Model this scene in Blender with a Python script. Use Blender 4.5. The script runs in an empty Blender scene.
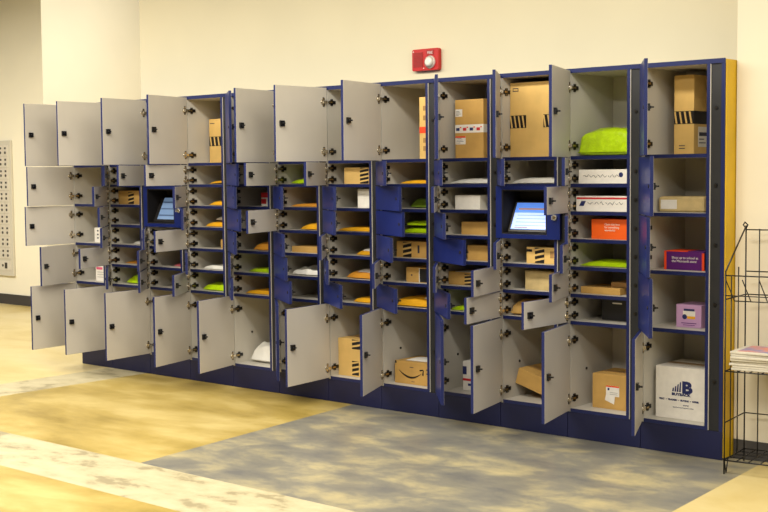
import bpy, math, random
from mathutils import Vector, Matrix, noise
PI = math.pi; R = math.radians
sc = bpy.context.scene
COL = sc.collection

# ------------------------------------------------------------------ camera
CX, CD, CZ = 3.3850, 6.0988, 1.5227
YAW, PIT, ROL, FPX = 0.71115, 0.06563, -0.00909, 1258.87
fw = Vector((-math.sin(YAW)*math.cos(PIT), math.cos(YAW)*math.cos(PIT), -math.sin(PIT)))
rt = Vector((math.cos(YAW), math.sin(YAW), 0)); up = rt.cross(fw)
r2 = rt*math.cos(ROL)+up*math.sin(ROL); u2 = -rt*math.sin(ROL)+up*math.cos(ROL)
cd = bpy.data.cameras.new('camera'); cam = bpy.data.objects.new('camera', cd); COL.objects.link(cam)
M = Matrix((r2, u2, -fw)).transposed().to_4x4(); M.translation = Vector((CX, -CD, CZ))
cam.matrix_world = M
cd.sensor_width = 36; cd.lens = 36*FPX/768; cd.clip_end = 100
sc.camera = cam
sc.view_settings.view_transform = 'Standard'; sc.view_settings.look = 'None'
sc.view_settings.gamma = 1; sc.view_settings.use_curve_mapping = False
sc.view_settings.exposure = 0.0

# ------------------------------------------------------------------ materials
def srgb(c):
    return tuple(((v/255)/12.92 if v/255 <= .04045 else ((v/255+.055)/1.055)**2.4) for v in c)+(1,)
def mat(name, rgb, rough=.5, metal=0, var=0, scale=20, bump=0, emit=0, spec=.5, rgb2=None, stretch=None, detail=4):
    m = bpy.data.materials.new(name); m.use_nodes = True
    nt = m.node_tree; b = nt.nodes['Principled BSDF']
    b.inputs['Roughness'].default_value = rough; b.inputs['Metallic'].default_value = metal
    b.inputs['Specular IOR Level'].default_value = spec
    c = srgb(rgb); b.inputs['Base Color'].default_value = c
    if var or rgb2 or bump:
        tc = nt.nodes.new('ShaderNodeTexCoord'); mp = nt.nodes.new('ShaderNodeMapping')
        n = nt.nodes.new('ShaderNodeTexNoise'); n.inputs['Scale'].default_value = scale; n.inputs['Detail'].default_value = detail
        nt.links.new(tc.outputs['Object'], mp.inputs[0]); nt.links.new(mp.outputs[0], n.inputs['Vector'])
        if stretch: mp.inputs['Scale'].default_value = stretch
        if var or rgb2:
            r = nt.nodes.new('ShaderNodeValToRGB'); r.color_ramp.elements[0].position = .35; r.color_ramp.elements[1].position = .65
            if rgb2: r.color_ramp.elements[0].color = srgb(rgb2); r.color_ramp.elements[1].color = c
            else:
                r.color_ramp.elements[0].color = tuple(v*(1-var) for v in c[:3])+(1,)
                r.color_ramp.elements[1].color = tuple(min(1, v*(1+var)) for v in c[:3])+(1,)
            nt.links.new(n.outputs[0], r.inputs[0]); nt.links.new(r.outputs[0], b.inputs['Base Color'])
        if bump:
            bp = nt.nodes.new('ShaderNodeBump'); bp.inputs['Strength'].default_value = bump; bp.inputs['Distance'].default_value = .01
            nt.links.new(n.outputs[0], bp.inputs['Height']); nt.links.new(bp.outputs[0], b.inputs['Normal'])
    if emit:
        b.inputs['Emission Color'].default_value = c; b.inputs['Emission Strength'].default_value = emit
    return m
GREY = mat('door_grey_laminate', (200,192,176), .5, var=.03, scale=3)
GREYIN = mat('inside_grey_laminate', (192,186,172), .55, var=.03, scale=3)
NAVY = mat('navy_laminate', (19,33,94), .34, var=.10, scale=4, spec=.35)
NEDGE = mat('navy_edge_band', (26,34,80), .36, spec=.35)
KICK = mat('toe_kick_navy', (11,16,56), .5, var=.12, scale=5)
STRIP = mat('lock_channel_charcoal', (24,24,25), .6, var=.15, scale=8)
BLACK = mat('black_plastic', (12,12,14), .35)
BRASS = mat('hinge_brass', (176,150,100), .28, metal=.9)
NICKEL = mat('hinge_nickel', (205,195,175), .25, metal=.9)
DARKM = mat('hinge_dark', (40,34,28), .4, metal=.4)
YELLOWP = mat('yellow_side_laminate', (206,166,8), .5, var=.08, scale=6)
CHROME = mat('lock_chrome', (235,232,222), .2, metal=.8)
BRONZE = mat('kiosk_dark_bezel', (30,27,26), .7, spec=.2)
BEZ = mat('monitor_grey_bezel', (70,66,58), .45)
CARD = mat('cardboard', (194,152,80), .8, var=.08, scale=9, bump=.05)
CARD2 = mat('cardboard_light', (212,174,100), .8, var=.06, scale=9, bump=.05)
CARD3 = mat('cardboard_tan_paper', (196,172,118), .8, var=.12, scale=14, bump=.2)
CARDD = mat('cardboard_dull', (158,120,68), .85, var=.1, scale=9, bump=.05)
TAPE = mat('packing_tape_clear', (178,134,72), .3)
TBLACK = mat('tape_black', (22,20,20), .35)
WPAPER = mat('white_paper', (232,226,214), .6, var=.04, scale=25)
WPLAST = mat('white_poly', (232,228,216), .35, var=.04, scale=12, bump=.4)
GPAPER = mat('grey_paper', (165,160,150), .6)
REDP = mat('red_print', (196,34,40), .5)
ORTAPE = mat('orange_tape', (226,84,30), .5, rgb2=(235,190,150), scale=90)
BLUEP = mat('navy_print', (28,38,92), .5)
INK = mat('dark_ink', (45,45,60), .6)
YEL = mat('yellow_kraft_mailer', (230,168,22), .55, var=.07, scale=14, bump=.25)
OCH = mat('ochre_kraft_mailer', (214,146,40), .6, var=.07, scale=14, bump=.25)
GRN = mat('lime_poly_mailer', (176,208,16), .28, var=.12, scale=22, bump=1.0)
DGRN = mat('olive_green_mailer', (96,120,22), .4, var=.1, scale=14, bump=.4)
ORANGE = mat('orange_carton', (236,94,14), .5)
PURPLE = mat('purple_carton', (86,22,104), .4)
ORRED = mat('orange_red_board', (232,70,22), .5)
LILAC = mat('lilac_carton', (192,150,190), .5, var=.03, scale=8)
PINKP = mat('pink_print', (214,90,120), .6)
BBOX = mat('black_carton', (30,28,28), .4)
ROSE = mat('rose_mailer', (200,96,104), .5, var=.1, scale=20)
SCRB = mat('screen_blue', (92,140,235), .3, emit=.72)
SCRL = mat('screen_pale_blue', (176,196,240), .3, emit=.72)
SCRO = mat('screen_tan_bar', (150,120,110), .3, emit=.7)
SCRG = mat('screen_slate', (104,128,160), .3, emit=.55)
SCRG2 = mat('screen_slate_dark', (62,82,112), .3, emit=.4)
ALRED = mat('alarm_red', (190,28,22), .35)
ALRED2 = mat('alarm_grille_red', (160,38,30), .6)
LENS = mat('strobe_lens', (238,232,214), .12)
WIRE = mat('black_wire', (22,20,20), .4, metal=.3)
COVER = mat('newspaper_cover_print', (96,120,160), .6, rgb2=(206,130,100), scale=9)
NEWS = mat('newsprint', (192,184,164), .8, var=.10, scale=60, stretch=(1,1,6))
BASEB = mat('baseboard_rubber', (62,58,54), .6)
WALLM = mat('wall_cream_paint', (222,211,176), .85, var=.015, scale=2)
WALLR = mat('wall_right_cream_paint', (214,203,176), .85, var=.02, scale=2)
WALLF = mat('wall_far_cream_paint', (238,230,204), .85, var=.02, scale=1.5)
MBOX = mat('mailbox_grey_enamel', (205,198,178), .45)
MBOXD = mat('mailbox_door_enamel', (214,206,188), .4)
MDARK = mat('mailbox_dark', (66,60,48), .4)
CEIL = mat('ceiling_white', (236,232,220), .9)

def floor_mat(name, cols, scale, stretch, rough, thr=(.35, .5, .65), seedoff=0, dist=.6):
    m = bpy.data.materials.new(name); m.use_nodes = True
    nt = m.node_tree; b = nt.nodes['Principled BSDF']; L = nt.links
    tc = nt.nodes.new('ShaderNodeTexCoord'); mp = nt.nodes.new('ShaderNodeMapping')
    mp.inputs['Scale'].default_value = stretch; mp.inputs['Location'].default_value = (seedoff, seedoff*.7, 0)
    n = nt.nodes.new('ShaderNodeTexNoise'); n.inputs['Scale'].default_value = scale; n.inputs['Detail'].default_value = 7
    n.inputs['Roughness'].default_value = .62; n.inputs['Distortion'].default_value = dist
    L.new(tc.outputs['Object'], mp.inputs[0]); L.new(mp.outputs[0], n.inputs['Vector'])
    r = nt.nodes.new('ShaderNodeValToRGB'); e = r.color_ramp.elements
    e[0].position = thr[0]; e[0].color = srgb(cols[0]); e[1].position = thr[-1]; e[1].color = srgb(cols[-1])
    for k in range(1, len(cols)-1):
        q = e.new(thr[k]); q.color = srgb(cols[k])
    L.new(n.outputs[0], r.inputs[0]); L.new(r.outputs[0], b.inputs['Base Color'])
    b.inputs['Roughness'].default_value = rough
    n2 = nt.nodes.new('ShaderNodeTexNoise'); n2.inputs['Scale'].default_value = 2.2; n2.inputs['Detail'].default_value = 3
    L.new(tc.outputs['Object'], n2.inputs['Vector'])
    mr = nt.nodes.new('ShaderNodeMapRange'); mr.inputs[3].default_value = rough-.08; mr.inputs[4].default_value = rough+.12
    L.new(n2.outputs[0], mr.inputs[0]); L.new(mr.outputs[0], b.inputs['Roughness'])
    return m
F_YEL = floor_mat('floor_amber_stained_concrete', [(136,114,48), (168,144,74), (194,172,106)], 1.6, (.7, 1.5, 1), .3, (.32, .5, .68), 0, .3)
F_GRY = floor_mat('floor_grey_stained_concrete', [(102,100,94), (124,119,103), (174,160,118)], 2.6, (.9, 1.3, 1), .3, (.34, .50, .68), 3, .25)
F_BAND = floor_mat('floor_pale_band', [(142,130,98), (172,160,124), (184,172,136)], 2.6, (1.6, 2.6, 1), .4, (.38, .46, .62), 11, .1)
F_PALE = floor_mat('floor_pale_concrete_and_glare', [(188,164,98), (202,182,124), (210,192,144)], 1.0, (.8, 1.6, 1), .3, (.35, .5, .65), 7)  # pale concrete; on the left field the paleness also paints bright reflected light

# ------------------------------------------------------------------ helpers
class MB:
    def __init__(s): s.v = []; s.f = []; s.m = []; s.mats = []; s.sm = []
    def mi(s, m):
        if m not in s.mats: s.mats.append(m)
        return s.mats.index(m)
    def raw(s, vs, fs, m, smooth=False):
        o = len(s.v); s.v += [tuple(v) for v in vs]
        for f in fs:
            s.f.append([o+i for i in f]); s.m.append(s.mi(m)); s.sm.append(smooth)
        return s
    def box(s, x0, x1, y0, y1, z0, z1, m, front=None, back=None, top=None):
        vs = [(x0,y0,z0),(x1,y0,z0),(x1,y1,z0),(x0,y1,z0),(x0,y0,z1),(x1,y0,z1),(x1,y1,z1),(x0,y1,z1)]
        s.raw(vs, [(0,3,2,1),(1,2,6,5),(3,0,4,7)], m)
        o = len(s.v)-8
        for f, mm in (((4,5,6,7), top), ((0,1,5,4), front), ((2,3,7,6), back)):
            s.f.append([o+i for i in f]); s.m.append(s.mi(mm or m)); s.sm.append(False)
        return s
    def cyl(s, a, b, r, m, n=8, r2=None, caps=True):
        a = Vector(a); b = Vector(b); d = (b-a).normalized()
        u = d.orthogonal().normalized(); w = d.cross(u); r2 = r if r2 is None else r2
        vs = [a+(u*math.cos(2*PI*i/n)+w*math.sin(2*PI*i/n))*r for i in range(n)] + \
             [b+(u*math.cos(2*PI*i/n)+w*math.sin(2*PI*i/n))*r2 for i in range(n)]
        s.raw(vs, [(i, (i+1) % n, n+(i+1) % n, n+i) for i in range(n)], m, True)
        if caps:
            o = len(s.v)-2*n
            s.f.append([o+i for i in reversed(range(n))]); s.m.append(s.mi(m)); s.sm.append(False)
            s.f.append([o+n+i for i in range(n)]); s.m.append(s.mi(m)); s.sm.append(False)
        return s
    def path(s, pts, r, m, n=6):
        for a, b in zip(pts, pts[1:]): s.cyl(a, b, r, m, n)
        return s
    def mesh(s, name):
        me = bpy.data.meshes.new(name); me.from_pydata(s.v, [], s.f)
        for m in s.mats: me.materials.append(m)
        for p, mi, sm in zip(me.polygons, s.m, s.sm): p.material_index = mi; p.use_smooth = sm
        me.update(); return me
    def build(s, name, parent=None, loc=(0,0,0), rz=0, bevel=0):
        return link(name, s.mesh(name), parent, loc, rz, bevel)
def link(name, me, parent=None, loc=(0,0,0), rz=0, bevel=0):
    o = bpy.data.objects.new(name, me); COL.objects.link(o)
    o.location = loc; o.rotation_euler = (0, 0, rz)
    if parent: o.parent = parent
    if bevel:
        b = o.modifiers.new('bevel', 'BEVEL'); b.width = bevel; b.segments = 2; b.limit_method = 'ANGLE'; b.angle_limit = R(40)
    return o
def tag(o, label=None, cat=None, group=None, kind=None):
    if label: o['label'] = label
    if cat: o['category'] = cat
    if group: o['group'] = group
    if kind: o['kind'] = kind
    return o
def empty(name, loc, rz=0):
    o = bpy.data.objects.new(name, None); COL.objects.link(o); o.location = loc; o.rotation_euler = (0, 0, rz)
    o.empty_display_size = .1
    return o
def text_mesh(name, body, size, m, parent, loc, rot=(PI/2, 0, 0), align='LEFT', extrude=.0004, bold=0, sx=1):
    cu = bpy.data.curves.new(name, 'FONT'); cu.body = body; cu.size = size; cu.extrude = extrude; cu.align_x = align; cu.offset = bold
    cu.resolution_u = 3
    t = bpy.data.objects.new(name+'_c', cu); COL.objects.link(t)
    dg = bpy.context.evaluated_depsgraph_get(); me = bpy.data.meshes.new_from_object(t.evaluated_get(dg))
    bpy.data.objects.remove(t)
    me.materials.clear(); me.materials.append(m)
    o = link(name, me, parent, loc); o.rotation_euler = rot; o.scale = (sx, 1, 1)
    return o

# ------------------------------------------------------------------ room
P = .47; DEP = .478; XL = -11*P
def struct(name, mb): return tag(mb.build(name), kind='structure')
f = MB()
def slab(x0, x1, y0, y1, m): f.raw([(x0,y0,0),(x1,y0,0),(x1,y1,0),(x0,y1,0)], [(0,1,2,3)], m)
# amber field, grey panel, two pale bands, pale field on the left with reflected light in its colour
gx0, gx1 = -2.18, .80
slab(-4.30, gx0, -1.95, 4.7, F_YEL)
f.raw([(gx0,-1.95,0),(-1.91,-1.95,0),(gx0,.2,0)], [(0,1,2)], F_YEL)
f.raw([(-1.91,-1.95,0),(gx1,-1.95,0),(.64,.2,0),(gx0,.2,0)], [(0,1,2,3)], F_GRY)
f.raw([(gx1,-1.95,0),(5,-1.95,0),(5,.2,0),(.64,.2,0)], [(0,1,2,3)], F_PALE)
slab(gx0, 5, .2, 4.7, F_YEL)
slab(-4.30, 5, -2.45, -1.95, F_BAND)
slab(-4.30, 5, -9, -2.45, F_YEL)
slab(-4.75, -4.30, -9, 4.7, F_BAND)
slab(-14, -4.75, -9, 4.7, F_PALE)
struct('floor', f)
struct('wall_back', MB().box(-4.92, .50, .50, .62, 0, 4.4, WALLM))
struct('wall_right', MB().box(.472, 5, .115, .499, 0, 4.4, WALLR))
struct('baseboard_right', MB().box(.474, 5, .108, .1149, 0, .10, BASEB))
struct('wall_left', MB().box(-14, -9.02, 2.35, 4.5, 0, 4.4, WALLF))
struct('baseboard_left', MB().box(-14, -9.02, 2.335, 2.349, 0, .12, BASEB))
struct('wall_far', MB().box(-9.019, 5, 4.5, 4.6, 0, 4.4, WALLM))
struct('baseboard_far', MB().box(-9.018, -4.5, 4.485, 4.499, 0, .12, BASEB))

# ------------------------------------------------------------------ lockers
SH = [1.60, 1.444, 1.288, 1.132, .976, .820, .664]     # shelf centres
ZR = {'T': (1.60, 2.092), 'B': (.158, .664), 'M1': (1.288, 1.60), 'M2': (.976, 1.288), 'M3': (.664, .976)}
for k in range(6): ZR['S%d' % (k+1)] = (SH[k+1], SH[k])
ROWS = ['T', 'S1', 'S2', 'S3', 'S4', 'S5', 'S6', 'B']
MED = ['T', 'M1', 'M2', 'M3', 'B']
SCR = ['T', 'S1', 'X', 'S4', 'S5', 'S6', 'B']
LAY = {c: ROWS for c in range(1, 13)}; LAY[1] = MED; LAY[12] = MED; LAY[3] = SCR; LAY[10] = SCR
ANG = {
 1: dict(T=87.75, M1=86.0, M2=90.25, M3=70.75, B=84.5),
 2: dict(T=92.25, S1=39.0, S2=50.25, S3=45.0, S4=43.0, S5=67.25, S6=38.25, B=87.5),
 3: dict(T=82.75, S1=65.5, S4=40.25, S5=46.0, S6=45.5, B=84.0),
 4: dict(T=76.75, S1=81.25, S2=51.0, S3=43.0, S4=72.0, S5=39.75, S6=53.25, B=74.5),
 5: dict(T=39.0, S1=33.5, S2=35.75, S3=32.0, S4=36.25, S5=42.0, S6=40.0, B=74.25),
 6: dict(T=81.0, S1=72.0, S2=37.75, S3=70.75, S4=37.0, S5=35.0, S6=31.5, B=43.25),
 7: dict(T=92.75, S1=63.75, S2=37.5, S3=38.0, S4=50.75, S5=44.75, S6=33.25, B=83.75),
 8: dict(T=79.5, S1=43.0, S2=30.75, S3=28.25, S4=38.0, S5=53.75, S6=34.75, B=65.0),
 9: dict(T=50.75, S1=47.5, S2=54.5, S3=45.0, S4=28.75, S5=53.5, S6=41.5, B=47.25),
 10: dict(T=58.0, S1=51.25, S4=57.75, S5=75.5, S6=81.0, B=76.0),
 11: dict(T=70.0, S1=60.25, S2=73.5, S3=58.0, S4=61.75, S5=70.0, S6=90.75, B=75.25),
 12: dict(T=58.0, M1=53.5, M2=55.75, M3=53.75, B=66.0)}
DW = .45
def hinge_zs(h):
    return (h*.14, h*.80) if h > .4 else ((h*.26, h*.74) if h < .2 else (h*.24, h*.76))
_cache = {}
def door_meshes(h):
    k = round(h, 3)
    if k in _cache: return _cache[k]
    d = MB().box(0, DW, 0, .018, .003, h-.003, NEDGE, front=NAVY, back=GREY)
    # cam lock: black housing, cam tongue and keyed cap
    zl = h*.5
    lt = MB().box(DW-.066, DW-.030, .018, .032, zl-.018, zl+.018, BLACK)
    lt.cyl((DW-.047, .030, zl), (DW-.047, .038, zl), .008, BLACK)
    lt.box(DW-.052, DW-.042, .030, .052, zl-.004, zl+.004, BLACK)
    lt.cyl((DW-.047, 0, zl), (DW-.047, -.004, zl), .010, DARKM)
    cups = []
    for z in hinge_zs(h):
        c = MB()
        c.box(.022, .036, .018, .0215, z-.030, z+.030, BLACK)
        c.cyl((.040, .018, z), (.040, .025, z), .016, NICKEL, 12)
        c.box(.008, .040, .023, .036, z-.009, z+.009, NICKEL)
        c.cyl((.034, .0215, z-.020), (.034, .025, z-.020), .005, BRASS, 6)
        c.cyl((.034, .0215, z+.020), (.034, .025, z+.020), .005, BRASS, 6)
        cups.append(c.mesh('hinge_cup'))
    _cache[k] = (d.mesh('door'), lt.mesh('latch'), cups)
    return _cache[k]
def hinge_arm_mesh():
    c = MB()
    c.box(.0005, .007, .012, .072, -.011, .011, BLACK)
    c.box(.0005, .007, .028, .046, -.022, .022, BLACK)
    c.box(.007, .016, .002, .040, -.007, .007, DARKM)
    c.box(.016, .018, .002, .028, -.005, .005, BRASS)
    c.cyl((.013, .030, 0), (.016, .030, 0), .006, NICKEL, 8)
    c.cyl((.004, .032, .016), (.007, .032, .016), .004, BRASS, 6)
    c.cyl((.004, .032, -.016), (.007, .032, -.016), .004, BRASS, 6)
    return c.mesh('hinge_arm')
HARM = hinge_arm_mesh()
ORD = ['', 'leftmost', 'second from left', 'third from left', 'fourth from left', 'fifth from left', 'sixth from left',
       'sixth from right', 'fifth from right', 'fourth from right', 'third from right', 'second from right', 'rightmost']
CLAB = {c: 'navy and grey parcel locker column with six small compartments, %s of the bank' % ORD[c] for c in range(1, 13)}
CLAB[1] = 'leftmost navy and grey parcel locker column, three medium compartments between two large ones'
CLAB[12] = 'rightmost navy parcel locker column with yellow side panel beside the wire rack'
CLAB[3] = 'left parcel locker column with a small slate screen behind a navy panel'
CLAB[10] = 'right parcel locker column with the bright blue screen in a navy panel'
def compartment_floor(c, row):
    return (ZR[row][0]+.010) if row != 'B' else .170
def make_column(c):
    x = (c-12)*P
    root = tag(empty('parcel_locker', (x, 0, 0)), CLAB[c], 'locker', 'parcel locker columns standing side by side')
    last = c == 12
    xr = .442 if last else .449
    a = MB()
    a.box(-.0195, 0, .0005, DEP, .152, 2.075, GREYIN)          # left side
    a.box(.36, .376, .004, DEP, .152, 2.075, GREYIN)          # right side
    a.box(.3785, .382, .001, .30, .152, 2.075, GREYIN)           # pale strip
    a.box(-.0195, xr, DEP-.012, DEP, .152, 2.075, GREYIN)     # back
    a.box(-.0195, xr, .004, DEP, 2.075, 2.098, GREYIN, top=NAVY)
    a.box(-.0195, .36, .004, DEP, .150, .170, GREYIN)
    for k in (('T', 'B') if c not in (1, 12) else ('T', 'M1', 'M2', 'M3', 'B')):
        z = sum(ZR[k])/2
        if k == 'B': a.cyl((0, .17, z-.03), (.004, .17, z-.03), .008, DARKM, 8)
        a.cyl((.30, DEP-.018, z+.04), (.30, DEP-.012, z+.04), .009, DARKM, 8)
    a.build('carcass', root)
    e = MB()
    e.box(.36, .378, -.001, .004, .150, 2.075, NEDGE)
    e.box(-.0195, xr if not last else .462, -.002, .004, 2.075, 2.10, NEDGE); e.box(0, .36, -.001, .004, .150, .170, NEDGE)
    e.build('edge_banding', root, bevel=.0006)
    s = MB().box(.3825, xr, .006, .045, .150, 2.075, STRIP)
    ch = s.build('lock_channel', root)
    lay = LAY[c]
    for k in lay:
        b = MB()
        z = 1.288 if k == 'X' else sum(ZR[k])/2
        b.cyl((.412, .006, z), (.412, .001, z), .011, BLACK, 10)
        b.cyl((.412, .001, z), (.412, -.003, z), .006, DARKM, 8)
        b.build('lock_bolt', ch)
    zs = sorted({ZR[k][0] for k in lay if k not in ('X', 'B')} | {1.444 if c in (3, 10) else 1.6})
    for z in zs:
        MB().box(.0003, .3597, .004, DEP-.012, z-.010, z+.010, GREYIN).box(.0003, .3597, -.001, .004, z-.010, z+.010, NEDGE).build('shelf', root)
    # toe kick
    x0 = -.0185 if c > 1 else .05
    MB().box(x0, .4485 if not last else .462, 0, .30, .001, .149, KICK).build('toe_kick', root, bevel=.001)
    if last:
        MB().box(.442, .462, -.001, DEP, .150, 2.075, NAVY, front=NEDGE).build('outer_side', root)
        MB().box(.4622, .468, .006, DEP, .012, 2.095, YELLOWP).build('yellow_side_panel', root)['label'] = 'yellow side panel'
    # doors
    for k in lay:
        if k == 'X': continue
        z0, z1 = ZR[k]; h = z1-z0
        dm, lm, cm = door_meshes(h)
        sh = .020*min(1, max(0, (ANG[c][k]-40)/30))
        d = link('door', dm, root, (-.038+sh, -.020+sh*.65, z0), -R(ANG[c][k]))
        bv = d.modifiers.new('bevel', 'BEVEL'); bv.width = .0008; bv.segments = 1
        link('latch', lm, d)
        for m_ in cm: link('hinge_cup', m_, d)
        for z in hinge_zs(h): link('hinge_arm', HARM, root, (0, 0, z0+z))
    if c in (3, 10):
        z0, z1 = 1.134, 1.442
        x0, x1, w0, w1, zb, zt = -.036, .410, .006, .322, z0+.026, z1-.022
        m = MB()
        m.box(x0, w0, -.020, -.002, z0, z1, NEDGE, front=NAVY); m.box(w1, x1, -.020, -.002, z0, z1, NEDGE, front=NAVY)
        m.box(w0, w1, -.020, -.002, z0, zb, NEDGE, front=NAVY); m.box(w0, w1, -.020, -.002, zt, z1, NEDGE, front=NAVY)
        pn = m.build('screen_panel', root, bevel=.001)
        m = MB()
        t = .008
        m.box(w0+.001, w0+t, -.019, .16, zb+.001, zt-.001, BRONZE); m.box(w1-t, w1-.001, -.019, .16, zb+.001, zt-.001, BRONZE)
        m.box(w0+t, w1-t, -.019, .16, zb+.001, zb+t, BRONZE); m.box(w0+t, w1-t, -.019, .16, zt-t, zt-.001, BRONZE)
        m.box(w0+t, w1-t, .16, .165, zb+t, zt-t, BRONZE)
        m.build('screen_recess', root)
        # monitor leaning back
        def pt(u, v, o=0):      # u across, v up the face, o outwards
            ta = R(26); return (u, .030+math.sin(ta)*v-math.cos(ta)*o, zb+.016+math.cos(ta)*v+math.sin(ta)*o)
        def plate(mb, u0, u1, v0, v1, o0, o1, mm):
            vs = [pt(u0,v0,o0),pt(u1,v0,o0),pt(u1,v1,o0),pt(u0,v1,o0),pt(u0,v0,o1),pt(u1,v0,o1),pt(u1,v1,o1),pt(u0,v1,o1)]
            mb.raw(vs, [(0,3,2,1),(4,5,6,7),(0,1,5,4),(1,2,6,5),(2,3,7,6),(3,0,4,7)], mm)
        m = MB(); plate(m, .018, .308, -.006, .188, -.012, .004, BEZ if c == 10 else BRONZE); mon = m.build('monitor', root, bevel=.002)
        m = MB()
        if c == 10:
            plate(m, .034, .290, .010, .180, .004, .006, SCRB)
            plate(m, .036, .288, .012, .116, .006, .0065, SCRL)
            plate(m, .055, .262, .134, .146, .006, .0065, SCRO)
            for q in range(4): plate(m, .060, .270, .032+q*.022, .035+q*.022, .0065, .0068, SCRB)
            plate(m, .060, .150, .018, .024, .0065, .0068, SCRO)
        else:
            plate(m, .060, .288, .014, .192, .004, .006, SCRG)
            for q, w in ((.040, .012), (.095, .010), (.150, .010)): plate(m, .064, .284, q, q+w, .006, .0065, SCRG2)
        m.build('display', mon)
        m = MB().cyl((.378, -.020, 1.262), (.378, -.032, 1.262), .017, CHROME, 14)
        m.cyl((.378, -.032, 1.262), (.378, -.036, 1.262), .010, BRASS, 10)
        m.box(.376, .380, -.056, -.036, 1.250, 1.274, CHROME)
        m.build('key_lock', pn)
    return root
for c in range(1, 13): make_column(c)

# ------------------------------------------------------------------ parcels
POS = ['', 'leftmost', 'second-from-left', 'third-from-left', 'fourth-from-left', 'fifth-from-left', 'sixth-from-left',
       'sixth-from-right', 'fifth-from-right', 'fourth-from-right', 'third-from-right', 'second-from-right', 'rightmost']
RW = {'T': 'top', 'B': 'bottom', 'M1': 'upper medium', 'M2': 'middle medium', 'M3': 'lower medium', 'S1': 'first small', 'S2': 'second small',
      'S3': 'third small', 'S4': 'fourth small', 'S5': 'fifth small', 'S6': 'lowest small'}
def lab(look, c, row): return '%s in %s compartment of %s column' % (look, RW[row], POS[c])
def place(name, c, row, xl, y, rz=0, dz=0):
    return ((c-12)*P+xl, y, compartment_floor(c, row)+.0006+dz)
def stripes(mb, x0, x1, z0, z1, y, n, m, slant=.4):      # slanted light slashes over dark tape
    w = (x1-x0)/n
    for i in range(n):
        a = x0+w*(i+.35); s = (z1-z0)*slant
        mb.raw([(a, y, z0+.003), (min(a+w*.35, x1), y, z0+.003), (min(a+w*.35-s*.4, x1), y, z1-.003), (a-s*.4, y, z1-.003)], [(0,1,2,3)], m)
def carton(c, row, look, xl, y, w, d, h, m=CARD, rz=0, name='cardboard_box', cat='box', tape=True, dz=0, rx=0, grp='cardboard parcels in the lockers'):
    o = MB().box(0, w, 0, d, 0, h, m).build(name, None, place(name, c, row, xl, y, dz=dz), R(rz), bevel=.0018)
    if name == 'white_box': grp = 'white boxes in the lockers'
    tag(o, lab(look, c, row), cat, grp)
    if rx: o.rotation_euler = (0, R(rx), R(rz))
    if tape:
        t = MB().box(0.002, w-.002, d/2-.024, d/2+.024, h, h+.0006, TAPE); t.box(w/2-.0004, w/2+.0004, .001, d-.001, h-.0002, h+.0003, CARDD)
        t.build('packing_tape', o)
    return o
def decal(o, name, w0, w1, z0, z1, m, y=-.0006, lab_=None):
    q = MB().box(w0, w1, y, 0.0002, z0, z1, m).build(name, o)
    if lab_: q['label'] = lab_
    return q
def vtape(o, x0, x1, z0, z1, n=3, horiz=False, m=CARD2):
    """black printed tape patch with slanted slashes on the front face"""
    mb = MB().box(x0, x1, -.0008, .0002, z0, z1, TBLACK)
    if horiz:
        k = (z1-z0)/n
        for i in range(n):
            a = z0+k*(i+.3)
            mb.raw([(x0, -.0012, a), (x1, -.0012, a+k*.45), (x1, -.0012, min(a+k*.85, z1)), (x0, -.0012, a+k*.4)], [(0,1,2,3)], m)
    else: stripes(mb, x0, x1, z0, z1, -.0012, n, m)
    return mb.build('printed_tape', o)
def pillow(name, w, d, h, m, seed=0, crumple=.15, nx=22, ny=16, flat=.35, profile=.5):
    rnd = Vector((seed*7.3, seed*3.1, seed))
    vs = []; fs = []
    def prof(u, v):
        a = max(0, (1-abs(2*u-1)**3.2))**profile*max(0, (1-abs(2*v-1)**3.2))**profile
        return a
    for side in (1, -1):
        for j in range(ny+1):
            for i in range(nx+1):
                u, v = i/nx, j/ny
                pr = prof(u, v)
                n1 = noise.noise(Vector((u*4*w/.3, v*4*d/.3, side))+rnd); n2 = noise.noise(Vector((u*11*w/.3, v*11*d/.3, side*2))+rnd)
                ex = noise.noise(Vector((v*5, u*5, 3))+rnd)*crumple*.12
                x = (u+ex*(abs(2*u-1)**3))*w; y = (v+ex*(abs(2*v-1)**3))*d
                if side > 0: z = h*flat*.35+h*(1-flat*.35)*pr*(1+crumple*(n1*1.1+n2*.5)-crumple*.6)
                else: z = h*flat*.35*(1-pr)
                if pr <= 1e-4: z = h*flat*.35
                vs.append((x, y, max(z, 0)))
    k = (nx+1)*(ny+1)
    for j in range(ny):
        for i in range(nx):
            a = j*(nx+1)+i
            fs.append((a, a+1, a+nx+2, a+nx+1)); fs.append((k+a, k+a+nx+1, k+a+nx+2, k+a+1))
    for i in range(nx):
        fs.append((i, k+i, k+i+1, i+1)); a = ny*(nx+1)+i; fs.append((a, a+1, k+a+1, k+a))
    for j in range(ny):
        a = j*(nx+1); fs.append((a, a+nx+1, k+a+nx+1, k+a)); a += nx; fs.append((a, k+a, k+a+nx+1, a+nx+1))
    mb = MB().raw(vs, fs, m, True)
    return mb
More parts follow.
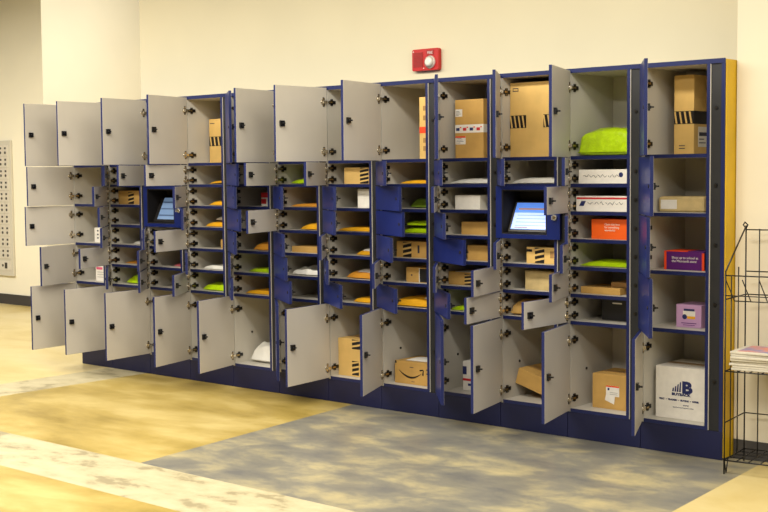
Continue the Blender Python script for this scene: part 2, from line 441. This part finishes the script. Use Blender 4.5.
def mailer(c, row, look, xl, y, w, d, h, m, seed=0, rz=0, crumple=.12, label=None, name='padded_envelope', cat='envelope', dz=0, profile=.3, grp='mailers in the lockers', ry=0):
    if row[0] == 'S': h *= .84
    o = pillow(name, w+.012, d, h, m, seed, crumple, profile=profile).build(name, None, place(name, c, row, xl-.012, y, dz=dz), R(rz))
    if ry: o.rotation_euler = (0, R(ry), R(rz))
    tag(o, lab(look, c, row), cat, grp)
    # seal flap strip
    MB().box(w*.03, w*.97, -.004, .004, h*.12, h*.12+.0015, m).build('seal_edge', o)
    if label:
        lx0, lx1, ly0, ly1, lm = label
        # shipping label following the top surface
        vs = []; fs = []; nx, ny = 8, 6
        for j in range(ny+1):
            for i in range(nx+1):
                u = lx0+(lx1-lx0)*i/nx; v = ly0+(ly1-ly0)*j/ny
                pr = (max(0, 1-abs(2*u-1)**3.2)**profile)*(max(0, 1-abs(2*v-1)**3.2)**profile)
                vs.append((u*w, v*d, h*.1225+h*.8775*pr*(1+crumple*.4)+.0015))
        for j in range(ny):
            for i in range(nx): a = j*(nx+1)+i; fs.append((a, a+1, a+nx+2, a+nx+1))
        MB().raw(vs, fs, lm, True).build('shipping_label', o)
    return o
def ship_label(o, x0, x1, z0, z1, redtop=False):
    mb = MB().box(x0, x1, -.0008, .0002, z0, z1, WPAPER)
    n = 4
    for i in range(n):
        zz = z0+(z1-z0)*(.15+.18*i); mb.raw([(x0+.1*(x1-x0), -.0012, zz), (x0+(.5+.1*((i*7) % 4))*(x1-x0), -.0012, zz), (x0+(.5+.1*((i*7) % 4))*(x1-x0), -.0012, zz+.05*(z1-z0)), (x0+.1*(x1-x0), -.0012, zz+.05*(z1-z0))], [(0,1,2,3)], INK)
    if redtop: mb.raw([(x0, -.0012, z1-.2*(z1-z0)), (x1, -.0012, z1-.2*(z1-z0)), (x1, -.0012, z1), (x0, -.0012, z1)], [(0,1,2,3)], ORRED)
    return mb.build('shipping_label', o)

# column 1
carton(1, 'M1', 'small plain brown box', .115, .17, .21, .15, .060, OCH if False else CARD2)
o = carton(1, 'M2', 'narrow white box with dark spots', .130, .09, .10, .16, .118, WPAPER, name='white_box', tape=False, grp=None)
mb = MB()
for z in (.03, .058, .088): mb.box(.035, .055, -.0008, .0002, z, z+.012, INK)
mb.build('printed_marks', o)
o = carton(1, 'M3', 'white box with pink print', .135, .09, .19, .20, .118, WPAPER, name='white_box', tape=False, grp=None)
mb = MB().box(.01, .09, -.0008, .0002, .092, .112, PINKP)
for z in (.03, .05, .07): mb.box(.02, .15, -.0008, .0002, z, z+.004, GPAPER)
mb.build('printed_marks', o)
# column 2
o = carton(2, 'S2', 'brown box with black printed tape', .010, .07, .27, .18, .106, CARD); vtape(o, .125, .195, .004, .094, 3, True)
mailer(2, 'S3', 'small ochre padded envelope', .175, .15, .17, .2, .050, OCH, 2)
mailer(2, 'S4', 'small white padded envelope', .16, .10, .19, .2, .035, WPLAST, 3)
mailer(2, 'S5', 'flat orange-yellow padded envelope', .05, .10, .30, .24, .028, OCH, 4)
mailer(2, 'S6', 'crumpled lime green mailer', .09, .08, .26, .24, .085, GRN, 5, crumple=.35, name='green_poly_mailer')
# column 3
mailer(3, 'S5', 'rose pink mailer', .18, .10, .17, .2, .035, ROSE, 6)
# column 4
o = carton(4, 'T', 'tall brown carton with black striped tape', .020, .19, .30, .22, .325, CARD2); vtape(o, .002, .298, .125, .195, 7)
decal(o, 'printed_mark', .01, .06, .29, .295, INK)
mailer(4, 'S1', 'thin yellow envelope corner', .13, .10, .22, .24, .026, YEL, 7, ry=-4, dz=.001)
mailer(4, 'S2', 'pointed yellow padded envelope', .14, .08, .21, .24, .046, YEL, 8, profile=.5)
mailer(4, 'S3', 'yellow padded envelope under a small grey packet', .12, .06, .235, .26, .046, YEL, 9)
mailer(4, 'S3', 'small grey white packet lying on a yellow envelope', .19, .10, .15, .15, .034, WPLAST, 10, crumple=.3, dz=.048, grp=None)
carton(4, 'S4', 'small upright brown cardboard piece', .27, .06, .085, .20, .066, CARD)
mailer(4, 'S5', 'flat white poly envelope', .10, .05, .255, .26, .040, WPLAST, 11, grp='mailers in the lockers')
mailer(4, 'S6', 'lime green poly mailer', .09, .05, .265, .26, .068, GRN, 12, crumple=.2, name='green_poly_mailer')
# column 5
o = carton(5, 'S2', 'small white box with red print', .17, .12, .13, .16, .095, WPAPER, name='white_box', tape=False, grp=None)
MB().box(0, .13, -.0008, .0002, .060, .095, REDP).box(0, .05, -.0008, .0002, .015, .05, REDP).build('red_print', o)
mailer(5, 'S4', 'rounded ochre padded envelope', .17, .05, .185, .24, .070, OCH, 13, crumple=.05, profile=.4)
mailer(5, 'S5', 'thin lime green mailer', .11, .05, .24, .26, .038, GRN, 14, crumple=.2, name='green_poly_mailer')
mailer(5, 'S6', 'thin yellow padded envelope', .08, .05, .27, .26, .036, YEL, 15)
mailer(5, 'B', 'puffy white plastic bag', .045, .12, .30, .24, .165, WPLAST, 16, crumple=.3, name='white_plastic_bag', cat='bag', profile=.4)
# column 6
mailer(6, 'S1', 'lime green mailer with pale tip', .05, .08, .30, .26, .055, GRN, 17, crumple=.25, name='green_poly_mailer', profile=.4)
mailer(6, 'S2', 'flat brown padded envelope', .07, .05, .28, .28, .028, OCH, 18)
mailer(6, 'S3', 'yellow padded envelope with bulge', .17, .05, .185, .26, .058, YEL, 19, profile=.4)
carton(6, 'S4', 'flat tan cardboard box', .06, .06, .29, .24, .042, CARD, tape=False)
mailer(6, 'S5', 'crumpled white poly bag', .08, .05, .275, .26, .070, WPLAST, 20, crumple=.35, label=(.5, .85, .1, .5, GPAPER), name='white_poly_mailer')
# column 7
o = carton(7, 'S1', 'brown box with black striped tape', .088, .06, .265, .2, .108, CARD2); vtape(o, .14, .215, .002, .106, 4, True)
carton(7, 'S2', 'plain white box', .205, .06, .15, .2, .122, WPAPER, name='white_box', grp=None)
mailer(7, 'S3', 'flat yellow padded envelope', .05, .04, .305, .28, .034, YEL, 22)
mailer(7, 'S4', 'small yellow envelope with white label', .21, .05, .145, .25, .050, YEL, 23, label=(.3, .9, .05, .5, WPAPER), profile=.4)
mailer(7, 'S5', 'bulging yellow envelope with white label', .12, .05, .235, .26, .066, OCH, 24, label=(.35, .92, .08, .6, WPAPER), profile=.4)
mailer(7, 'S6', 'small plain yellow envelope', .18, .05, .175, .25, .042, YEL, 25)
o = carton(7, 'B', 'brown box with two black tape patches', .003, .074, .30, .24, .252, CARD2); vtape(o, .125, .185, .01, .105, 3, True); vtape(o, .125, .20, .185, .250, 2, True)
# column 8
o = carton(8, 'T', 'tall thin brown carton with orange tape', .262, .06, .085, .3, .385, CARD2, tape=False)
MB().box(0, .085, -.0008, .0002, .16, .20, ORRED).build('orange_tape', o)
mb = MB()
for z in (.05, .10, .24, .30): mb.box(.03, .055, -.0008, .0002, z, z+.03, CARDD)
mb.build('printed_marks', o)
mailer(8, 'S1', 'thin yellow envelope', .12, .05, .235, .26, .030, YEL, 26, profile=.4)
mailer(8, 'S2', 'dark olive green mailer', .15, .12, .205, .24, .085, DGRN, 27, name='green_poly_mailer', crumple=.2)
mailer(8, 'S3', 'folded lime green mailer under another', .14, .05, .215, .26, .046, GRN, 28, name='green_poly_mailer', crumple=.15, grp='mailers in the lockers')
mailer(8, 'S3', 'lime green mailer lying upon another', .145, .06, .21, .24, .036, GRN, 29, name='green_poly_mailer', crumple=.25, dz=.048)
o = carton(8, 'S4', 'brown box with black slashed tape', .065, .06, .285, .24, .103, CARD); vtape(o, .055, .125, .003, .10, 3, True); decal(o, 'small_print', .175, .19, .03, .08, INK)
o = carton(8, 'S5', 'brown box with dark square end', .145, .06, .205, .22, .094, CARD, tape=False)
MB().box(.11, .195, -.0008, .0002, .004, .088, BBOX).box(.105, .111, -.001, .0002, 0, .092, WPAPER).build('dark_window', o)
MB().cyl((.045, -.0008, .045), (.045, .0002, .045), .006, INK, 10).build('printed_dot', o)
mailer(8, 'S6', 'large bulging yellow padded envelope', .06, .04, .295, .30, .072, YEL, 30, label=(.75, .92, .15, .4, WPAPER), profile=.4)
o = carton(8, 'B', 'brown box printed with black smile arrow', .034, .07, .315, .26, .145, CARD, tape=False)
mb = MB(); n = 20; top = []; bot = []
for i in range(n+1):
    t = i/n; x = .035+.185*t; zc = .092-.055*math.sin(PI*(t*.82+.02))**.9*1.0+.012*t
    th = .002+.011*math.sin(PI*min(1, t*1.0))**.8
    top.append((x, -.0010, zc+th*.5)); bot.append((x, -.0010, zc-th*.5))
mb.raw(top+bot, [(i, n+1+i, n+2+i, i+1) for i in range(n)], TBLACK)
mb.raw([(.205,-.001,.098),(.232,-.001,.104),(.236,-.001,.098),(.210,-.001,.090)], [(0,3,2,1)], TBLACK)
mb.raw([(.236,-.001,.104),(.242,-.001,.098),(.238,-.001,.062),(.228,-.001,.068)], [(0,1,2,3)], TBLACK)
mb.build('smile_arrow', o); decal(o, 'corner_mark', .002, .016, .128, .143, TBLACK)
mb = MB().box(.125, .155, -.0008, .0002, .108, .112, INK).box(.14, .165, -.0008, .0002, .016, .020, INK).box(.262, .275, -.0008, .0002, .10, .108, INK).box(.262, .275, -.0008, .0002, .075, .083, INK)
mb.build('small_print', o)
q = pillow('paper_sheet', .22, .15, .012, WPAPER, 77, .2).build('paper_sheet', None, place('', 8, 'B', .10, .10, dz=.1458), R(6))
tag(q, 'white paper sheet lying on the brown box with smile arrow', 'paper')
# column 9
o = carton(9, 'T', 'large brown carton with white printed tape and labels', .036, .11, .215, .26, .358, CARD)
ship_label(o, .002, .055, .255, .300); ship_label(o, .002, .080, .085, .135, True)
mb = MB().box(0, .2155, -.0008, .26, .155, .205, WPAPER)
for i in range(4):
    mb.box(.008+i*.052, .034+i*.052, -.0012, 0, .168, .186, BLUEP if i % 2 == 0 else REDP); mb.box(.036+i*.052, .048+i*.052, -.0012, 0, .185, .192, ORRED)
mb.build('printed_tape', o)
mailer(9, 'S1', 'flat white padded envelope', .05, .05, .305, .28, .040, WPLAST, 31, profile=.5)
o = carton(9, 'S2', 'plain white box turned at an angle', .070, .06, .19, .16, .086, WPAPER, name='white_box', grp=None, tape=False)
carton(9, 'S3', 'plain brown box', .095, .09, .255, .2, .078, CARD)
carton(9, 'S4', 'creased brown paper covered box', .155, .07, .19, .2, .092, CARD)
o = carton(9, 'S5', 'brown box with black tape and paper on top', .004, .075, .25, .22, .080, CARD); vtape(o, .125, .205, .003, .070, 3, True)
q = MB().box(0, .14, 0, .10, 0, .004, WPAPER).build('paper_sheet', None, place('', 9, 'S5', .05, .085, dz=.0792), R(-4))
tag(q, 'white folded paper lying on brown box in the fourth-from-right column', 'paper')
mailer(9, 'S6', 'thin green mailer', .05, .05, .28, .26, .038, GRN, 32, name='green_poly_mailer')
o = carton(9, 'B', 'white box with red and blue print', .085, .11, .20, .22, .182, WPAPER, name='white_box', tape=False, grp=None)
MB().box(0, .2, -.0008, .0002, .06, .075, REDP).box(0, .03, -.0008, .0002, .10, .15, BLUEP).box(.04, .08, -.0008, .0002, .03, .045, BLUEP).build('red_and_blue_print', o)
# column 10
o = carton(10, 'T', 'very large light brown carton with two black striped tapes', .003, .074, .350, .385, .436, CARD2)
vtape(o, .0, .115, .17, .245, 4); vtape(o, .235, .349, .17, .245, 4)
MB().box(.02, .06, -.0008, .0002, .385, .39, INK).box(.02, .06, -.0008, .0002, .40, .405, INK).box(.02, .024, -.0008, .0002, .385, .405, INK).box(.056, .06, -.0008, .0002, .385, .405, INK).build('printed_mark', o)
mailer(10, 'S1', 'white padded envelope with tapered end', .05, .04, .305, .30, .044, WPLAST, 33, crumple=.05, profile=.35)
o = carton(10, 'S4', 'small brown box with black slashed tape', .128, .06, .225, .2, .096, CARD2, tape=False); vtape(o, .06, .125, .003, .094, 3, True); decal(o, 'black_corner_mark', 0, .04, .068, .082, TBLACK); decal(o, 'printed_symbol', .165, .19, .035, .075, CARDD)
carton(10, 'S5', 'square tan paper wrapped parcel', .118, .06, .20, .2, .112, CARD3, name='wrapped_parcel', cat='parcel')
mailer(10, 'S6', 'crumpled brown paper parcel', .028, .05, .31, .28, .118, CARD, 34, crumple=.15, profile=.25, name='wrapped_parcel', cat='parcel', grp=None)
o = carton(10, 'B', 'tilted brown carton with orange tape', .004, .12, .30, .24, .098, CARD, dz=.084, rx=16)
MB().box(.235, .30, -.0008, .0002, .001, .097, ORTAPE).build('orange_tape', o)

# column 11
mailer(11, 'T', 'crumpled bright lime green poly bag', .030, .04, .325, .30, .162, GRN, 57, crumple=.085, name='green_poly_mailer', profile=.22)
def scribble(o, x0, x1, z, amp, seed, n=46, m=INK):
    rn = random.Random(seed); mb = MB(); pts = []
    for i in range(n+1):
        t = i/n; pts.append((x0+(x1-x0)*t, -.0012, z+amp*math.sin(t*n*1.1)*rn.uniform(.3, 1)))
    for a, b in zip(pts, pts[1:]):
        if rn.random() < .82: mb.cyl(a, b, .0011, m, 4)
    return mb.build('handwriting', o)
o = carton(11, 'S1', 'flat white box with dark handwriting', .034, .03, .322, .26, .078, WPAPER, name='white_box', tape=False, grp=None); scribble(o, .03, .27, .042, .010, 4)
MB().cyl((.272, -.001, .048), (.272, .0002, .048), .014, BLUEP, 10).build('round_stamp', o)
o = carton(11, 'S2', 'white postal box with red stripe', .018, .03, .338, .28, .086, WPAPER, name='white_box', tape=False, grp=None); scribble(o, .07, .30, .045, .011, 9)
MB().box(.004, .334, -.0009, .0002, .068, .078, REDP).build('red_stripe', o)
MB().raw([(.02,-.001,.03),(.05,-.001,.03),(.065,-.001,.058),(.035,-.001,.058)], [(0,1,2,3)], BLUEP).build('blue_emblem', o)
o = carton(11, 'S3', 'bright orange box', .106, .05, .25, .24, .112, ORANGE, name='orange_box', tape=False, grp=None)
text_mesh('lettering', 'Open this box\nfor something\nwonderful', .0165, WPAPER, o, (.085, -.0008, .078))
mailer(11, 'S4', 'flat lime green mailer', .045, .04, .31, .30, .040, GRN, 36, name='green_poly_mailer', profile=.6, crumple=.08)
o = carton(11, 'S5', 'flat brown carton lying slightly turned', .030, .06, .26, .22, .038, CARD, rz=-2)
tag(MB().box(0, .14, 0, .22, 0, .028, CARDD).build('cardboard_box', None, place('', 11, 'S5', .205+.0, .10, dz=.0395), R(3), bevel=.0015), 'thin brown cardboard mailer on top of the flat brown carton, second-from-right column', 'box')
o = carton(11, 'S6', 'black box with pale mark', .115, .15, .235, .22, .118, BBOX, name='black_box', tape=False, grp=None); decal(o, 'pale_mark', .07, .13, .095, .103, WPAPER)
o = carton(11, 'B', 'square brown box with shipping label', .078, .11, .235, .25, .198, CARD)
mb = MB().box(.09, .175, -.0008, .0002, .075, .135, WPAPER); mb.raw([(.082,-.001,.05),(.142,-.001,.03),(.150,-.001,.09),(.092,-.001,.09)], [(0,1,2,3)], WPAPER)
mb.box(.10, .112, -.0012, .0002, .108, .122, BLUEP); mb.raw([(.09,-.0012,.127),(.175,-.0012,.127),(.175,-.0012,.135),(.09,-.0012,.135)], [(0,1,2,3)], ORRED)
for z in (.085, .095): mb.box(.115, .165, -.0012, .0002, z, z+.003, GPAPER)
mb.build('shipping_label', o)
# column 12
o = carton(12, 'T', 'tall brown carton with black striped tape and white label', .073, .19, .118, .25, .43, CARD2, rz=0)
MB().box(-.0006, .1186, -.0006, .25, .165, .235, TBLACK).build('black_tape', o)
mb = MB(); stripes(mb, .0, .118, .165, .235, -.0012, 4, CARD2); mb.build('tape_slashes', o)
MB().box(.1178, .1188, .05, .16, .04, .15, WPAPER).box(.1188, .1190, .06, .14, .06, .065, INK).box(.1188, .1190, .06, .12, .08, .085, INK).box(.1188, .1190, .06, .15, .10, .12, INK).build('shipping_label', o); MB().box(.03, .065, -.0008, .0002, .03, .035, INK).box(.03, .065, -.0008, .0002, .045, .05, INK).build('printed_mark', o)
o = MB().box(0, .27, 0, .2, 0, .084, CARD3).build('wrapped_parcel', None, place('', 12, 'M1', .018, .12), R(1), bevel=.012); tag(o, 'tan paper wrapped parcel with white label, upper shelf of the rightmost column', 'parcel')
MB().box(.014, .11, -.0008, .001, .016, .066, WPAPER).build('address_label', o)
o = carton(12, 'M2', 'purple box with orange edges and white words', .072, .09, .236, .14, .103, PURPLE, name='purple_box', tape=False, grp=None)
MB().box(-.001, .013, -.001, .14, 0, .102, ORRED).build('orange_edge', o)
MB().box(.222, .236, -.001, .14, 0, .094, ORRED).build('orange_edge', o)
MB().box(.0135, .14, -.001, .14, .0985, .104, ORRED).build('orange_flap', o)
text_mesh('lettering', 'Shop up to school at\nthe Microsoft store', .0185, WPAPER, o, (.045, -.0012, .060))
o = carton(12, 'M3', 'lilac square box with blue and yellow picture', .140, .10, .148, .18, .124, LILAC, name='lilac_box', tape=False, grp=None)
mb = MB().box(.045, .108, -.0008, .0002, .090, .102, BLUEP).box(.040, .112, -.0008, .0002, .062, .090, WPAPER).box(.065, .112, -.0012, .0002, .048, .062, YEL)
mb.cyl((.050, -.0010, .058), (.050, .0002, .058), .014, BLUEP, 12); mb.build('picture', o)
MB().box(.03, .12, -.0008, .0002, .022, .026, PURPLE).box(.04, .11, -.0008, .0002, .012, .015, PURPLE).build('small_print', o)
# large white box with the B emblem
o = carton(12, 'B', 'large white box with navy bars and B emblem', .026, .085, .328, .30, .285, WPAPER, name='white_box', grp=None)
mb = MB()
bx = .100
for i, (a, hh) in enumerate(((0, .022), (.014, .032), (.028, .044), (.042, .058))):
    mb.raw([(bx+a,-.001,.150),(bx+a+.010,-.001,.150),(bx+a+.012,-.001,.150+hh),(bx+a+.004,-.001,.150+hh*.9)], [(0,1,2,3)], BLUEP)
mb.build('bar_emblem', o)
text_mesh('lettering', 'B', .086, BLUEP, o, (bx+.058, -.0008, .148), bold=.0045, sx=1.25)
text_mesh('lettering', 'BUYBACK', .019, BLUEP, o, (bx-.002, -.0008, .130), bold=.0012, sx=1.3)
text_mesh('lettering', 'TEXT  •  TRADEIN  •  BUYING  •  OFFER', .0125, BLUEP, o, (.022, -.0008, .100), sx=1.08, bold=.0008)
text_mesh('lettering', 'www', .016, BLUEP, o, (.165, -.0008, .075))
text_mesh('lettering', 'questions and support online', .0105, BLUEP, o, (.105, -.0008, .062))

# ------------------------------------------------------------------ fire alarm on the wall
al = tag(empty('fire_alarm', (-1.895, .4999, 2.272)), 'red fire alarm horn strobe on the cream wall above the lockers', 'fire alarm')
def rrect(w, h, r, y0, y1, m, n=5):
    pts = []
    for cx, cz, a0 in ((w/2-r, h/2-r, 0), (-w/2+r, h/2-r, 90), (-w/2+r, -h/2+r, 180), (w/2-r, -h/2+r, 270)):
        for i in range(n+1):
            a = R(a0+90*i/n); pts.append((cx+r*math.cos(a), cz+r*math.sin(a)))
    k = len(pts); vs = [(x, y0, z) for x, z in pts]+[(x, y1, z) for x, z in pts]
    return MB().raw(vs, [tuple(range(k)), tuple(reversed(range(k, 2*k)))]+[(i, k+i, k+(i+1) % k, (i+1) % k) for i in range(k)], m)
rrect(.225, .145, .014, 0, -.035, ALRED).build('housing', al, bevel=.004)
g = MB()
for i in range(11): g.box(-.098, -.018, -.039, -.035, -.045+i*.009, -.040+i*.009, ALRED2)
g.build('speaker_grille', al)
g = MB(); g.cyl((.045, -.035, -.018), (.045, -.050, -.018), .044, LENS, 20, .040); g.cyl((.045, -.050, -.018), (.045, -.068, -.018), .040, LENS, 20, .018)
g.build('strobe_lens', al)
MB().box(.015, .075, -.038, -.035, .028, .062, ALRED2).build('name_plate', al)
text_mesh('lettering', 'FIRE', .024, WPAPER, al, (.045, -.0385, .036), align='CENTER')
g = MB()
for x, z in ((-.098, .056), (-.010, -.056)): g.cyl((x, -.035, z), (x, -.038, z), .004, WPAPER, 8)
g.build('screw', al)

# ------------------------------------------------------------------ mailboxes far left
mx = tag(empty('mailbox_unit', (-10.62, 2.349, .34)), 'pale grey wall mailbox unit with rows of small doors at far left', 'mailboxes')
W_, H_ = .95, 1.61
MB().box(0, W_, -.03, 0, 0, H_, MBOX).build('mailbox_frame', mx, bevel=.004)
cols, rows = 8, 10
for i in range(cols):
    for j in range(rows):
        x0 = .125+i*.097; z0 = .205+j*.1355
        d = MB().box(x0+.004, x0+.093, -.038, -.0301, z0+.004, z0+.131, MBOXD)
        d.box(x0+.030, x0+.066, -.0395, -.038, z0+.082, z0+.106, MDARK)
        d.cyl((x0+.048, -.038, z0+.042), (x0+.048, -.042, z0+.042), .017, MDARK, 8)
        d.build('mailbox_door', mx)
MB().box(.07, .900, -.037, -.0301, .07, .18, MBOXD).build('outgoing_mail_panel', mx)
g = MB()
for x in (.64, .74): g.cyl((x, -.037, .125), (x, -.042, .125), .016, MDARK, 8)
g.box(.78, .83, -.040, -.037, .09, .16, MDARK); g.build('mail_slot', mx)

# ------------------------------------------------------------------ wire magazine rack
rk = tag(empty('wire_magazine_rack', (.600, -.265, 0), R(7)), 'black wire newspaper rack standing at the right wall beside the lockers', 'rack')
wr = .0042; RW_ = .42; RD = .315
for side, nm in ((0, 'side_frame'), (RW_, 'side_frame')):
    g = MB()
    g.path([(side, 0, .0), (side, 0, 1.02), (side, RD, 1.235), (side, RD, .005)], wr, WIRE)
    g.path([(side, .09, .07), (side, .09, .99)], wr*.8, WIRE); g.path([(side, .20, .07), (side, .20, 1.03)], wr*.8, WIRE)
    for z in (.07, .26, .52, .88): g.path([(side, 0, z), (side, RD, z)], wr*.8, WIRE)
    # foot loop
    g.path([(side, 0, .07), (side-.0, .03, .0), (side, .06, .07)], wr*.8, WIRE)
    g.build(nm, rk)
g = MB()
for i in range(7): x = RW_*i/6; g.path([(x, RD, .03), (x, RD, 1.22)], wr*.8, WIRE)
for z in (.07, .26, .52, .88, 1.00, 1.215): g.path([(0, RD, z), (RW_, RD, z)], wr*.8, WIRE)
for i in (0, 2): x = RW_*i/6; g.path([(x, RD, 1.22), (x-.012, RD-.01, 1.24), (x, RD-.02, 1.255), (x+.012, RD-.01, 1.24), (x, RD, 1.22)], wr*.8, WIRE)
g.build('back_frame', rk)
for z in (.07, .26+.0, .52): # shelves
    if z == .26: continue
    g = MB()
    for i in range(8): x = RW_*i/7; g.path([(x, 0, z), (x, RD, z)], wr*.7, WIRE)
    for j in range(5): y = RD*j/4; g.path([(0, y, z), (RW_, y, z)], wr*.7, WIRE)
    g.build('wire_shelf', rk)
g = MB()
for k in range(5):
    x = RW_*k/5
    pass
for i in range(6): x = RW_*i/5; g.path([(x, 0, .98), (x, .14, .86)], wr*.7, WIRE)
g.path([(0, 0, 1.0), (RW_, 0, 1.0)], wr*.8, WIRE); g.path([(0, .14, .86), (RW_, .14, .86)], wr*.7, WIRE)
g.path([(0, 0, .90), (RW_, 0, .90)], wr*.7, WIRE)
g.build('tilted_basket', rk)
g = MB(); g.path([(0, 0, .07), (RW_, 0, .07)], wr, WIRE); g.build('front_rail', rk)
g = MB(); g.path([(0, 0, .52), (RW_, 0, .52)], wr*.8, WIRE); g.build('front_rail', rk)
# folded newspapers
rn = random.Random(5)
z = .5245
npm = MB().box(0, .375, 0, .27, 0, .0112, NEWS)
npm.cyl((0, 0.0056, .0056), (.375, .0056, .0056), .0052, NEWS, 8)
npmesh = npm.mesh('newspaper')
for k in range(8):
    o = link('newspaper', npmesh, None, (.612+rn.uniform(-.004, .012), -.238+rn.uniform(-.008, .008), z), R(7+rn.uniform(-1.5, 1.5)), bevel=.002)
    tag(o, 'folded newspaper in the pile on the black wire rack', 'newspaper', 'folded newspapers on the rack'); z += .0118
    if k == 3: z += .0
    if k == 7:
        tag(o, 'topmost folded newspaper with a coloured cover on the wire rack', 'newspaper')
        MB().box(.03, .36, .02, .25, .0113, .0118, COVER).build('cover_picture', o)

# ------------------------------------------------------------------ light
def area(name, loc, size, sizey, power, col=(1, .955, .87), rot=(0, 0, 0)):
    l = bpy.data.lights.new(name, 'AREA'); l.shape = 'RECTANGLE'; l.size = size; l.size_y = sizey; l.energy = power; l.color = col
    o = bpy.data.objects.new(name, l); COL.objects.link(o); o.location = loc; o.rotation_euler = rot
    return o
area('ceiling_lamp_row_front', (-2.4, -2.1, 3.45), 7.5, .5, 345)
area('ceiling_lamp_row_middle', (-.5, -4.6, 3.45), 9, .6, 330)
area('added_fill_right', (4.2, -3.2, 3.9), 2.5, 3.5, 150, rot=(0, R(35), 0))  # added fill without a fixture, brightens the inner faces of open doors
area('ceiling_lamp_left', (-8.5, -1.5, 3.6), 4, 2.5, 330)
area('ceiling_lamp_alcove', (-7.0, 2.6, 3.3), 1.6, 1.6, 50, rot=(0, R(55), 0))
w = bpy.data.worlds.new('world'); sc.world = w; w.use_nodes = True
bg = w.node_tree.nodes['Background']; bg.inputs[0].default_value = (1, .96, .90, 1); bg.inputs[1].default_value = .14
